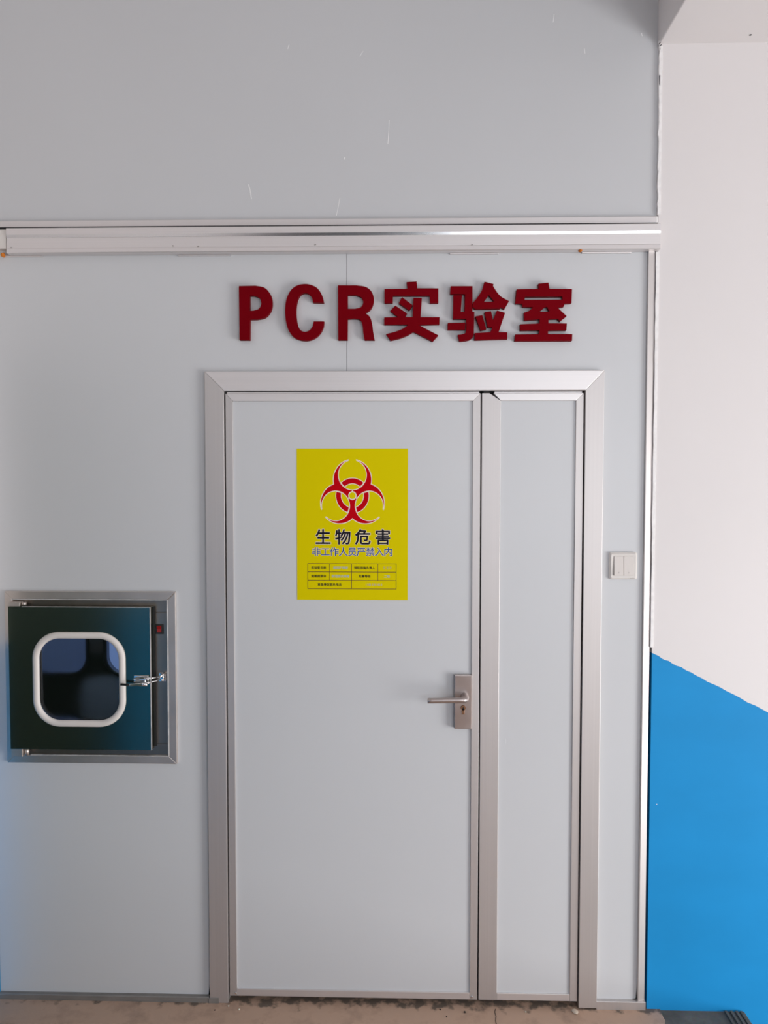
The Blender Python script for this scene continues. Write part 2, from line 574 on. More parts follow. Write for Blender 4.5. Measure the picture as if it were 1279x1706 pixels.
# left wall: white above, blue dado, broken by an added dark green door
box(bm, XL - 0.12, XL, -4.7, -0.001, 2.12, 3.82, slot=0)
for y0, y1 in ((-0.14, -0.0015), (-4.7, -1.22)):
    box(bm, XL - 0.12, XL, y0, y1, 1.172, 2.12, slot=0)
    box(bm, XL - 0.12, XL, y0, y1, 0.0, 1.172, slot=1)
build('wall_left', bm, ['white', 'blue'], label='white and blue side wall just left of the view', cat='wall', kind='structure')
bm = B()
box(bm, XL - 0.07, XL - 0.03, -1.22, -0.14, 0.0, 2.12, bev=0.003)  # unseen door added so that the pass box reflects dark green
build('added_green_door', bm, ['green'], label='unseen dark green door added in the left side wall for the pass box reflection', cat='door', kind='structure')
bm = B()
box(bm, -1.45, 0.45, -4.82, -4.7, -0.15, 3.82, slot=1); box(bm, 2.75, XR, -4.82, -4.7, -2.0, 3.82)  # first block: dark stretch added to dim reflections and bounce
box(bm, 0.45, 2.75, -4.82, -4.7, -2.0, 0.90); box(bm, 0.45, 2.75, -4.82, -4.7, 2.70, 3.82)  # opening made around the added fill light
build('wall_front', bm, ['white', 'reflect_dark'], label='white wall behind the viewer, with a dark stretch added for reflections and an added fill light opening', cat='wall', kind='structure')
bm = B()
box(bm, XR, XR + 0.12, -4.82, -3.10, -2.0, 3.82); box(bm, XR, XR + 0.12, -1.10, 0.12, -2.0, 3.82)
box(bm, XR, XR + 0.12, -3.10, -1.10, -2.0, -0.80); box(bm, XR, XR + 0.12, -3.10, -1.10, 1.60, 3.82)
build('wall_stair_end', bm, ['white'], label='white end wall of the stairs with a tall window', cat='wall', kind='structure')
bm = B()
box(bm, -1.45, XR, -4.82, 0.12, 3.82, 3.95)
build('ceiling', bm, ['white'], label='white ceiling of the stair hall', cat='ceiling', kind='structure')
bm = B()
box(bm, 1.05, XR, -4.82, 0.12, -2.1, -2.0); box(bm, 1.02, 1.107, -4.7, 0.0, -2.0, -0.15)
build('floor_lower', bm, ['floor'], label='lower landing at the foot of the stairs', cat='floor', kind='structure')
bm = B()
# laboratory behind the partition: only a glimpse through the pass box
box(bm, -2.3, -2.2, 0.05, 2.3, 0.0, 2.5); box(bm, -2.3, 0.9, 2.2, 2.3, 0.0, 2.5)
box(bm, -0.66, -0.62, 0.05, 2.2, 0.0, 2.5); box(bm, 0.80, 0.90, 0.12, 2.2, 0.0, 2.5)  # inner wall added to keep lamp light out of the door gaps
box(bm, -2.3, 0.9, 0.12, 2.3, 2.5, 2.6); box(bm, -2.3, 0.9, 0.09, 2.3, -0.1, -0.002)
build('wall_lab', bm, ['lab'], label='bluish laboratory room seen dimly through the pass box', cat='room', kind='structure')

# --- aluminium rail along the top of the partition
def extrude_x(bm, prof, x0, x1, slot=0):
    b = bmesh.new()
    A = [b.verts.new((x0, y, z)) for y, z in prof]
    C = [b.verts.new((x1, y, z)) for y, z in prof]
    n = len(prof)
    for i in range(n):
        j = (i + 1) % n
        b.faces.new([A[i], A[j], C[j], C[i]])
    b.faces.new(A); b.faces.new(C)
    bmesh.ops.recalc_face_normals(b, faces=b.faces)
    merge(bm, b, slot)


rail = empty('trim_1', (-0.24, 0.0, 2.42), 'long aluminium rail above the red lettering', 'rail', kind='structure')
bm = B()
extrude_x(bm, [(0.002, 2.5045), (-0.0125, 2.5045), (-0.0135, 2.5055), (-0.0135, 2.5265), (-0.012, 2.528), (0.002, 2.528)], -1.3260, 0.784)
build('cover_strip', bm, ['alu_h'], rail)
bm = B()
box(bm, 0.7845, 0.7915, -0.011, 0.0, 2.500, 2.5285, bev=0.002)
build('end_cap', bm, ['plaster'], rail)
bm = B()
prof = [(0.0, 2.4995), (-0.031, 2.4995), (-0.0325, 2.498), (-0.0325, 2.4785), (-0.0306, 2.4697), (-0.0300, 2.4690), (-0.0300, 2.4375), (-0.0315, 2.4358), (-0.0325, 2.4235),
        (-0.030, 2.4215), (-0.002, 2.4215), (0.0, 2.43)]
extrude_x(bm, prof, -1.2445, 0.7925)
for f in bm.faces:
    c = f.calc_center_median()
    if 2.4700 < c.z < 2.4783 and c.y < -0.02:
        f.material_index = 1
channel = build('channel', bm, ['alu_h', 'alu_bright'], rail)
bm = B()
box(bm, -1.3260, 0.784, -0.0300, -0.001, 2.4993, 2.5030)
build('gap_shadow', bm, ['darkgap'], rail)  # black strip standing in for the shadow in the rail gap
bm = B()
extrude_x(bm, [(0.0, 2.4965), (-0.027, 2.4965), (-0.027, 2.4375), (0.0, 2.4375)], -1.3260, -1.2475)
build('end_block', bm, ['plastic'], rail)
for x, z in ((-1.2296, 2.4388), (-0.7186, 2.4415), (-0.6392, 2.4392), (-0.2726, 2.4417), (0.214, 2.4385)):
    bm = B()
    tube(bm, [(x, -0.0301, z), (x, -0.0320, z)], [0.0030, 0.0024], 12)
    box(bm, x - 0.0022, x + 0.0022, -0.0323, -0.0319, z - 0.0005, z + 0.0005, slot=1)
    build('screw', bm, ['alu', 'darkgap'], channel)

# --- aluminium corner angle on the right edge and base channels
bm = B()
b = bmesh.new()
sec = [(0.7630, 0.0), (0.7630, -0.0085), (0.7640, -0.0102), (0.7655, -0.0104), (0.7850, -0.0056), (0.7866, -0.0040), (0.7866, 0.05), (0.7630, 0.05)]
A = [b.verts.new((x, y, 0.024)) for x, y in sec]
C = [b.verts.new((x, y, 2.4215)) for x, y in sec]
for i in range(8):
    b.faces.new([A[i], A[(i + 1) % 8], C[(i + 1) % 8], C[i]])
b.faces.new(A); b.faces.new(C)
bmesh.ops.recalc_face_normals(b, faces=b.faces)
merge(bm, b, 0)
build('trim_2', bm, ['alu'], label='vertical aluminium corner angle beside the white stair wall', cat='trim', kind='structure')
bm = B()
extrude_x(bm, [(0.0, 0.0185), (-0.012, 0.0185), (-0.0145, 0.016), (-0.0145, 0.0), (0.0, 0.0)], -1.3260, -0.630)
extrude_x(bm, [(-0.0152, 0.0175), (-0.0172, 0.0165), (-0.0172, 0.0), (-0.0152, 0.0)], -0.630, -0.597)
build('baseboard_left', bm, ['alu_base'], label='grimy aluminium base channel under the left panel', cat='base channel', kind='structure')
bm = B()
extrude_x(bm, [(0.0, 0.0265), (-0.013, 0.0265), (-0.015, 0.0245), (-0.015, 0.0), (0.0, 0.0)], 0.6300, 0.7875)
build('baseboard_right', bm, ['alu'], label='short aluminium base channel under the light switch panel', cat='base channel', kind='structure')

# --- door frame
fr = empty('trim_3', (0.0, 0.0, 0.0), 'mitred aluminium frame around the two door leaves', 'door frame', kind='structure')
FO, FI = -0.6272, -0.5662
GO, GI = 0.6307, 0.5725
ZT, ZI = 2.0535, 1.9925
bm = B(); prism(bm, [(FO, 0.0), (FI, 0.0), (FI, ZI), (FO, ZT)], -0.015, 0.06, bev=0.0012)
build('jamb', bm, ['alu'], fr)
bm = B(); prism(bm, [(GI, 0.0035), (GO, 0.0035), (GO, ZT), (GI, ZI)], -0.015, 0.06, bev=0.0012)
build('jamb', bm, ['alu'], fr)
bm = B(); prism(bm, [(FI + 0.0002, ZI), (GI - 0.0002, ZI), (GO, ZT), (FO, ZT)], -0.015, 0.06, bev=0.0012)
build('head', bm, ['alu_h'], fr)
bm = B()                                                               # rubber stop behind the leaves
box(bm, FI - 0.001, FI + 0.012, 0.034, 0.055, 0.0, ZI); box(bm, GI - 0.012, GI + 0.001, 0.034, 0.055, 0.0, ZI)
box(bm, FI, GI, 0.034, 0.055, ZI - 0.012, ZI + 0.001)
box(bm, 0.236, 0.262, 0.037, 0.055, 0.02, ZI)
build('door_stop', bm, ['black'], fr)


# --- door leaves
def leaf(name, x0, x1, wl, wr, label, loc):
    d = empty(name, loc, label, 'door', kind='structure')
    zt, zb, tr, br = 1.9835, 0.0220, 0.0235, 0.0230
    yf, yb = -0.010, 0.030
    bm = B(); box(bm, x0 + wl - 0.004, x1 - wr + 0.004, -0.0045, 0.028, zb + br - 0.004, zt - tr + 0.004)
    if name == 'door_2':
        poly(bm, [(0.3315, 0.882), (0.3325, 0.882), (0.3332, 0.868), (0.3318, 0.858), (0.3326, 0.868)], -0.0049, 1)
    build('leaf_panel', bm, ['panel', 'scratch'], d)
    bm = B(); prism(bm, [(x0, zb), (x0 + wl, zb), (x0 + wl, zt - tr), (x0 + (tr if wl > 0.03 else wl), zt), (x0, zt)] if wl > 0.03 else [(x0, zb), (x0 + wl, zb), (x0 + wl, zt - tr), (x0, zt)], yf, yb, bev=0.0009)
    build('stile', bm, ['alu'], d)
    bm = B(); prism(bm, [(x1 - wr, zb), (x1, zb), (x1, zt), (x1 - wr, zt - tr)], yf, yb, bev=0.0009)
    build('stile', bm, ['alu'], d)
    xs = x0 + wl
    xa = x0 + (wl - tr if wl > 0.03 else 0)
    bm = B(); prism(bm, [(xs + 0.0002, zt - tr), (x1 - wr - 0.0002, zt - tr), (x1 - 0.0005, zt), (xa + 0.0005, zt)], yf, yb, bev=0.0009)
    build('rail', bm, ['alu_h'], d)
    bm = B(); box(bm, xs + 0.0003, x1 - wr - 0.0003, yf + 0.0005, yb, zb, zb + br, bev=0.0009)
    build('rail', bm, ['alu_h'], d)
    bm = B(); box(bm, xa + 0.004, x1 - 0.004, -0.0040, 0.026, zt + 0.0005, zt + 0.0062, bev=0.0005)
    build('top_seal', bm, ['alu_h'], d)
    return d


d1 = leaf('door_1', -0.5620, 0.2455, 0.0230, 0.0240, 'wide pale grey door leaf with the yellow biohazard poster', (-0.562, 0.0, 0.022))
d2 = leaf('door_2', 0.2500, 0.5685, 0.0590, 0.0240, 'narrow pale grey fixed leaf beside the wide door', (0.5685, 0.0, 0.022))
bm = B(); box(bm, 0.2545, 0.2735, -0.006, 0.02, 1.9840, 1.9905, bev=0.0008)
build('flush_bolt', bm, ['black'], d2)
for x, z in ((-0.5425, 0.031), (0.2285, 0.031)):
    bm = B(); tube(bm, [(x, -0.0098, z), (x, -0.0125, z)], [0.0042, 0.003], 14)
    build('screw', bm, ['chrome'], d1)

# lever handle set on the wide leaf
bm = B()
box(bm, 0.1665, 0.2225, -0.0230, -0.0045, 0.9165, 1.0905, bev=0.0022, seg=3)
hp = build('handle_plate', bm, ['handle'], d1)
bm = B()
lv, rad = [], []
neck = (0.1995, 1.0215)
for t in range(5):
    lv.append((neck[0], -0.0225 - 0.0065 * t, neck[1])); rad.append(0.0135 - 0.0006 * t if t < 4 else 0.0105)
for k in range(1, 7):
    a = k / 6 * PI / 2
    lv.append((neck[0] - 0.014 * (1 - math.cos(a)), -0.0485 - 0.014 * math.sin(a), neck[1])); rad.append(0.0105 - 0.0015 * k / 6)
for k in range(1, 11):
    t = k / 10
    lv.append((neck[0] - 0.014 - 0.1045 * t, -0.0625, neck[1] - 0.0025 * t)); rad.append(0.0090 - 0.0003 * t)
lv.append((lv[-1][0] - 0.0012, -0.0625, lv[-1][2])); rad.append(0.0074)
tube(bm, lv, rad, 24)
build('lever', bm, ['handle'], hp)
bm = B()
tube(bm, [(0.1945, -0.0225, 0.9860), (0.1945, -0.0262, 0.9860)], [0.0082, 0.0078], 24)
prism(bm, [(0.1900, 0.9650), (0.1990, 0.9650), (0.1990, 0.9850), (0.1900, 0.9850)], -0.0262, -0.0225, bev=0.0008)
build('lock_cylinder', bm, ['brass'], hp)
bm = B()
box(bm, 0.1937, 0.1953, -0.0266, -0.0262, 0.9805, 0.9905)
box(bm, 0.1915, 0.1975, -0.0266, -0.0262, 0.9848, 0.9862)
build('keyway', bm, ['darkgap'], hp)

# ================================================================== red lettering
LETTERS = {
 'P': [
  ([(-0.5148,2.3193),(-0.4627,2.3202),(-0.4578,2.3193),(-0.4528,2.3186),(-0.4478,2.3179),(-0.4429,2.317),(-0.4382,2.3156),(-0.4338,2.3136),(-0.4301,2.3111),(-0.4267,2.3082),(-0.4236,2.305),(-0.4208,2.3014),(-0.4183,2.2976),(-0.4162,2.2938),(-0.4143,2.2896),(-0.4128,2.2853),(-0.4116,2.2808),(-0.4108,2.2763),(-0.4103,2.2717),(-0.4101,2.2671),(-0.4102,2.2627),(-0.4106,2.2583),(-0.4114,2.2538),(-0.4124,2.2495),(-0.4139,2.2453),(-0.4157,2.2413),(-0.4179,2.2374),(-0.4204,2.2337),(-0.4232,2.2302),(-0.4264,2.2269),(-0.4298,2.224),(-0.4335,2.2216),(-0.4375,2.2197),(-0.4417,2.2185),(-0.4461,2.2176),(-0.4506,2.217),(-0.455,2.2164),(-0.4594,2.2156),(-0.4807,2.2153),(-0.4819,2.1512),(-0.514,2.1513)],
   [[(-0.481,2.2895),(-0.4679,2.2894),(-0.465,2.2884),(-0.4621,2.2876),(-0.4591,2.2867),(-0.4563,2.2857),(-0.4536,2.2843),(-0.4513,2.2825),(-0.4494,2.2803),(-0.4477,2.2778),(-0.4463,2.2752),(-0.4453,2.2723),(-0.4447,2.2694),(-0.4445,2.2665),(-0.4447,2.2634),(-0.4453,2.2602),(-0.4463,2.2571),(-0.4477,2.2542),(-0.4495,2.2515),(-0.4515,2.2491),(-0.4538,2.2473),(-0.4564,2.246),(-0.4593,2.2451),(-0.4623,2.2443),(-0.4653,2.2436),(-0.4682,2.2427),(-0.4813,2.242)]]),
 ],
 'C': [
  ([(-0.2473,2.2664),(-0.2482,2.2702),(-0.249,2.274),(-0.2497,2.2779),(-0.2506,2.2817),(-0.2517,2.2855),(-0.253,2.2892),(-0.2548,2.2929),(-0.2567,2.2966),(-0.2588,2.3002),(-0.2611,2.3037),(-0.2636,2.307),(-0.2664,2.3101),(-0.2689,2.3123),(-0.2716,2.3144),(-0.2744,2.3162),(-0.2774,2.3178),(-0.2805,2.3192),(-0.2837,2.3204),(-0.2874,2.3217),(-0.2912,2.3227),(-0.295,2.3236),(-0.2989,2.3243),(-0.3028,2.3246),(-0.3067,2.3247),(-0.3113,2.3245),(-0.3159,2.324),(-0.3205,2.3233),(-0.325,2.3223),(-0.3294,2.3209),(-0.3337,2.3191),(-0.3374,2.3172),(-0.3409,2.3148),(-0.3443,2.3122),(-0.3474,2.3093),(-0.3503,2.3062),(-0.353,2.3029),(-0.3557,2.2989),(-0.3582,2.2947),(-0.3604,2.2903),(-0.3624,2.2857),(-0.364,2.2811),(-0.3654,2.2764),(-0.3668,2.2705),(-0.3678,2.2645),(-0.3685,2.2585),(-0.369,2.2525),(-0.3693,2.2464),(-0.3694,2.2403),(-0.3694,2.2339),(-0.3691,2.2275),(-0.3687,2.2212),(-0.368,2.2148),(-0.367,2.2085),(-0.3657,2.2022),(-0.3644,2.1969),(-0.3628,2.1916),(-0.361,2.1864),(-0.3588,2.1813),(-0.3563,2.1764),(-0.3535,2.1717),(-0.351,2.1682),(-0.3482,2.1649),(-0.3451,2.1618),(-0.3417,2.159),(-0.3381,2.1565),(-0.3343,2.1545),(-0.3298,2.1526),(-0.3251,2.1511),(-0.3202,2.15),(-0.3153,2.1492),(-0.3103,2.1488),(-0.3054,2.1487),(-0.3011,2.1488),(-0.2968,2.1493),(-0.2926,2.1501),(-0.2884,2.1512),(-0.2843,2.1526),(-0.2803,2.1543),(-0.2767,2.1562),(-0.2732,2.1584),(-0.2699,2.1608),(-0.2667,2.1635),(-0.2638,2.1664),(-0.261,2.1695),(-0.2586,2.1726),(-0.2563,2.1759),(-0.2543,2.1794),(-0.2525,2.183),(-0.2509,2.1866),(-0.2494,2.1903),(-0.2486,2.1932),(-0.248,2.1962),(-0.2476,2.1992),(-0.2473,2.2022),(-0.2471,2.2052),(-0.2467,2.2082),(-0.2794,2.2084),(-0.28,2.2057),(-0.2804,2.2029),(-0.2809,2.2002),(-0.2815,2.1975),(-0.2822,2.1949),(-0.2833,2.1924),(-0.2846,2.19),(-0.2861,2.1878),(-0.2878,2.1857),(-0.2896,2.1837),(-0.2916,2.1819),(-0.2937,2.1802),(-0.2958,2.179),(-0.2979,2.178),(-0.3002,2.1771),(-0.3025,2.1765),(-0.3049,2.1762),(-0.3072,2.1761),(-0.3097,2.1763),(-0.3121,2.1767),(-0.3145,2.1774),(-0.3167,2.1784),(-0.3188,2.1796),(-0.3207,2.1811),(-0.3229,2.1835),(-0.3249,2.1862),(-0.3266,2.189),(-0.3281,2.192),(-0.3293,2.1951),(-0.3303,2.1983),(-0.3317,2.2045),(-0.3329,2.2108),(-0.3338,2.2172),(-0.3345,2.2236),(-0.3349,2.23),(-0.3351,2.2364),(-0.3352,2.2418),(-0.335,2.2472),(-0.3345,2.2526),(-0.3339,2.258),(-0.333,2.2634),(-0.3319,2.2687),(-0.331,2.2723),(-0.3299,2.276),(-0.3286,2.2796),(-0.3271,2.2831),(-0.3252,2.2864),(-0.323,2.2895),(-0.3211,2.2914),(-0.319,2.2931),(-0.3166,2.2945),(-0.3141,2.2956),(-0.3114,2.2965),(-0.3087,2.297),(-0.3064,2.2972),(-0.3041,2.297),(-0.3018,2.2966),(-0.2995,2.2959),(-0.2974,2.295),(-0.2953,2.2939),(-0.2933,2.2926),(-0.2915,2.2911),(-0.2898,2.2894),(-0.2883,2.2876),(-0.2869,2.2856),(-0.2857,2.2836),(-0.2846,2.281),(-0.2837,2.2784),(-0.283,2.2756),(-0.2824,2.2728),(-0.2818,2.27),(-0.2812,2.2673)],
   []),
 ],
 'R': [
  ([(-0.2031,2.32),(-0.1455,2.3197),(-0.1404,2.3189),(-0.1352,2.3183),(-0.13,2.3178),(-0.1248,2.317),(-0.1198,2.3159),(-0.1149,2.3142),(-0.1115,2.3126),(-0.1083,2.3106),(-0.1053,2.3082),(-0.1025,2.3056),(-0.0999,2.3028),(-0.0977,2.2997),(-0.0958,2.2966),(-0.0942,2.2933),(-0.0929,2.2898),(-0.0919,2.2862),(-0.0912,2.2825),(-0.0908,2.2789),(-0.0906,2.2754),(-0.0908,2.2718),(-0.0912,2.2683),(-0.0919,2.2648),(-0.0928,2.2614),(-0.0938,2.2581),(-0.0949,2.2553),(-0.0962,2.2526),(-0.0978,2.25),(-0.0995,2.2475),(-0.1014,2.2451),(-0.1034,2.2429),(-0.1055,2.2411),(-0.1079,2.2396),(-0.1104,2.2382),(-0.1129,2.2369),(-0.1155,2.2356),(-0.118,2.2343),(-0.1155,2.2323),(-0.1128,2.2304),(-0.1102,2.2286),(-0.1077,2.2266),(-0.1054,2.2245),(-0.1034,2.2221),(-0.1017,2.2192),(-0.1003,2.2161),(-0.0991,2.2129),(-0.0981,2.2096),(-0.0973,2.2063),(-0.0965,2.203),(-0.0957,2.199),(-0.095,2.1949),(-0.0945,2.1907),(-0.0941,2.1866),(-0.0936,2.1825),(-0.0931,2.1783),(-0.0923,2.1736),(-0.0915,2.1688),(-0.0906,2.1641),(-0.0898,2.1593),(-0.0889,2.1545),(-0.0881,2.1498),(-0.1195,2.1499),(-0.1202,2.1534),(-0.1209,2.1569),(-0.1216,2.1604),(-0.1222,2.1638),(-0.1228,2.1673),(-0.1234,2.1708),(-0.1239,2.1753),(-0.1243,2.1797),(-0.1246,2.1842),(-0.125,2.1887),(-0.1255,2.1931),(-0.1264,2.1975),(-0.1272,2.2004),(-0.128,2.2034),(-0.129,2.2063),(-0.1303,2.209),(-0.132,2.2114),(-0.1341,2.2135),(-0.1366,2.2148),(-0.1394,2.2156),(-0.1423,2.2159),(-0.1454,2.2161),(-0.1484,2.2162),(-0.1514,2.2166),(-0.1725,2.2159),(-0.1733,2.1501),(-0.2026,2.1502)],
   [[(-0.1724,2.2899),(-0.1494,2.2898),(-0.1461,2.2888),(-0.1427,2.2879),(-0.1393,2.2871),(-0.1361,2.2861),(-0.133,2.2848),(-0.1302,2.2829),(-0.1283,2.2809),(-0.1267,2.2785),(-0.1254,2.276),(-0.1245,2.2732),(-0.1239,2.2705),(-0.1237,2.2677),(-0.1239,2.2649),(-0.1245,2.2621),(-0.1254,2.2593),(-0.1267,2.2568),(-0.1283,2.2545),(-0.1303,2.2525),(-0.133,2.2508),(-0.1361,2.2496),(-0.1394,2.2489),(-0.1428,2.2483),(-0.1462,2.2477),(-0.1494,2.2469),(-0.1725,2.247)]]),
 ],
 '实': [
  ([(-0.0573,2.3074),(0.0155,2.3083),(0.0119,2.3288),(0.0433,2.3303),(0.0454,2.3095),(0.1111,2.3091),(0.1113,2.2639),(0.0851,2.2635),(0.0842,2.2864),(-0.0305,2.287),(-0.0313,2.2641),(-0.0572,2.2642)],
   []),
  ([(-0.0022,2.2828),(0.031,2.257),(0.0205,2.2411),(-0.0122,2.2637)],
   []),
  ([(-0.058,2.2197),(-0.0143,2.2204),(-0.0394,2.2397),(-0.0232,2.2565),(0.0133,2.2323),(0.0076,2.2206),(0.0311,2.2205),(0.0334,2.2803),(0.06,2.2801),(0.0562,2.2201),(0.1152,2.2198),(0.1148,2.1974),(0.0497,2.196),(0.1113,2.1637),(0.0936,2.1445),(0.0328,2.1752),(0.0297,2.1733),(0.0267,2.1714),(0.0236,2.1694),(0.0205,2.1675),(0.0174,2.1657),(0.0142,2.164),(0.0105,2.1623),(0.0068,2.1607),(0.003,2.1592),(-0.0008,2.1578),(-0.0046,2.1565),(-0.0085,2.1553),(-0.0134,2.1539),(-0.0184,2.1526),(-0.0234,2.1515),(-0.0284,2.1504),(-0.0335,2.1493),(-0.0385,2.1481),(-0.0523,2.1683),(-0.0474,2.1695),(-0.0425,2.1705),(-0.0376,2.1716),(-0.0327,2.1728),(-0.0279,2.174),(-0.0231,2.1754),(-0.0189,2.1768),(-0.0148,2.1782),(-0.0107,2.1797),(-0.0067,2.1813),(-0.0027,2.1831),(0.0012,2.185),(0.0042,2.1867),(0.0071,2.1886),(0.0099,2.1907),(0.0126,2.1928),(0.0154,2.1949),(0.0182,2.197),(-0.058,2.1973)],
   []),
 ],
 '验': [
  ([(0.1496,2.3154),(0.2176,2.3153),(0.2177,2.2357),(0.2238,2.2356),(0.2237,2.2263),(0.2235,2.217),(0.2234,2.2077),(0.2232,2.1984),(0.223,2.1891),(0.2228,2.1797),(0.2227,2.1768),(0.2227,2.1738),(0.2227,2.1709),(0.2225,2.1679),(0.222,2.1651),(0.2213,2.1623),(0.2204,2.1602),(0.2193,2.1582),(0.2179,2.1564),(0.2164,2.1546),(0.2147,2.1531),(0.2129,2.1518),(0.2105,2.1504),(0.2079,2.1493),(0.2053,2.1485),(0.2025,2.1477),(0.1998,2.1471),(0.197,2.1466),(0.1938,2.1461),(0.1906,2.1457),(0.1874,2.1455),(0.1841,2.1453),(0.1809,2.1451),(0.1777,2.1449),(0.1723,2.1651),(0.1749,2.1653),(0.1776,2.1654),(0.1803,2.1656),(0.1829,2.1658),(0.1856,2.1662),(0.1881,2.1668),(0.1898,2.1673),(0.1915,2.1679),(0.1931,2.1686),(0.1946,2.1695),(0.1959,2.1707),(0.1969,2.172),(0.1977,2.1737),(0.1981,2.1755),(0.1983,2.1774),(0.1984,2.1794),(0.1984,2.1814),(0.1986,2.1833),(0.1985,2.2139),(0.1571,2.2141),(0.1585,2.2874),(0.1849,2.2873),(0.1816,2.2358),(0.1934,2.2358),(0.1946,2.2907),(0.148,2.291)],
   []),
  ([(0.1413,2.2019),(0.1959,2.2026),(0.1951,2.1807),(0.1408,2.1809)],
   []),
  ([(0.2549,2.3287),(0.283,2.3216),(0.2813,2.3155),(0.2833,2.3123),(0.2853,2.3091),(0.2873,2.3058),(0.2893,2.3026),(0.2915,2.2994),(0.2937,2.2963),(0.2957,2.2938),(0.2977,2.2913),(0.2999,2.2889),(0.3021,2.2865),(0.3045,2.2843),(0.307,2.2823),(0.3109,2.2797),(0.3149,2.2772),(0.3191,2.275),(0.3233,2.2728),(0.3275,2.2706),(0.3316,2.2683),(0.3178,2.244),(0.3046,2.2492),(0.3037,2.2454),(0.2264,2.2444),(0.2194,2.2496),(0.2193,2.2636),(0.2217,2.2665),(0.224,2.2693),(0.2264,2.2722),(0.2288,2.275),(0.2311,2.278),(0.2333,2.281),(0.2358,2.2846),(0.2383,2.2882),(0.2407,2.2919),(0.2431,2.2957),(0.2452,2.2996),(0.2472,2.3035),(0.2488,2.3076),(0.2502,2.3118),(0.2514,2.316),(0.2526,2.3202),(0.2537,2.3245)],
   [[(0.2683,2.2878),(0.286,2.2668),(0.2527,2.2666)]]),
  ([(0.2274,2.2217),(0.2485,2.2259),(0.2611,2.1822),(0.2435,2.1779)],
   []),
  ([(0.2555,2.2346),(0.2757,2.238),(0.282,2.2092),(0.2941,2.2397),(0.3196,2.2326),(0.2998,2.1725),(0.3271,2.1724),(0.3272,2.1514),(0.2252,2.1486),(0.2251,2.1701),(0.2743,2.1726),(0.2804,2.1874),(0.2654,2.188)],
   []),
 ],
 '室': [
  ([(0.3551,2.3047),(0.4234,2.3058),(0.4224,2.3218),(0.4533,2.3251),(0.4566,2.3056),(0.5265,2.3047),(0.5252,2.2613),(0.5042,2.2605),(0.5008,2.2501),(0.4816,2.2484),(0.5108,2.2213),(0.4908,2.2052),(0.4829,2.2133),(0.4543,2.212),(0.4545,2.1994),(0.5115,2.1987),(0.5103,2.1778),(0.4534,2.1775),(0.4535,2.1658),(0.5288,2.1655),(0.5282,2.1454),(0.3502,2.1452),(0.3518,2.1653),(0.4246,2.1659),(0.4271,2.1781),(0.3675,2.1778),(0.3665,2.1966),(0.427,2.199),(0.4268,2.2121),(0.3795,2.2088),(0.3785,2.2332),(0.3808,2.2339),(0.3832,2.2344),(0.3856,2.235),(0.388,2.2357),(0.3903,2.2365),(0.3925,2.2375),(0.3951,2.2392),(0.3977,2.2412),(0.4001,2.2433),(0.4025,2.2454),(0.4048,2.2476),(0.4072,2.2496),(0.3739,2.2507),(0.3721,2.2603),(0.3511,2.2612)],
   [[(0.3807,2.282),(0.4962,2.2823),(0.498,2.2718),(0.3799,2.2719)],[(0.4258,2.2351),(0.4431,2.2495),(0.4501,2.25),(0.4573,2.2355)]]),
 ],
}

LETTER_LABELS = {
    'P': 'thick red letter P, leftmost of the raised wall lettering',
    'C': 'thick red curved letter C between the letters P and R',
    'R': 'thick red letter R crossing the vertical panel joint',
    '实': 'red raised Chinese character right after the letter R',
    '验': 'red raised Chinese character in the middle of the three',
    '室': 'red raised Chinese character, rightmost of the lettering',
}
for ch, parts in LETTERS.items():
    bm = B()
    xs = [p[0] for o, _ in parts for p in o]
    zs = [p[1] for o, _ in parts for p in o]
    for outer, holes in parts:
        prism(bm, outer, -0.018, -0.0003, holes=holes)
    build('wall_letter' if ch in 'PCR' else 'wall_character', bm, ['red'], loc=((min(xs) + max(xs)) / 2, 0.0, min(zs)),
          label=LETTER_LABELS[ch], cat='letter', group='red raised lettering above the door')

# ================================================================== biohazard poster on the door
SX0, SX1, SZ0, SZ1 = -0.3364, 0.0175, 1.3268, 1.8099
ps = empty('warning_poster', ((SX0 + SX1) / 2, -0.005, SZ0), 'yellow biohazard warning poster stuck on the wide door leaf', 'poster')
bm = B()
box(bm, SX0, SX1, -0.0056, -0.0048, SZ0, SZ1, slot=0)
YB = -0.0056
LY = 0.00005
build('sheet', bm, ['yellow'], ps)

bm = B()                                                               # biohazard trefoil, printed in layers
CX, CZ, U = -0.1590, 1.6608, 0.00020883
SXs, SZs = 0.955 * U, 1.015 * U
d_o, R_o, d_i, r_i = 237.0, 300.0, 310.0, 230.0


def pol(ang, dist):
    return CX + SXs * dist * math.cos(ang), CZ + SZs * dist * math.sin(ang)


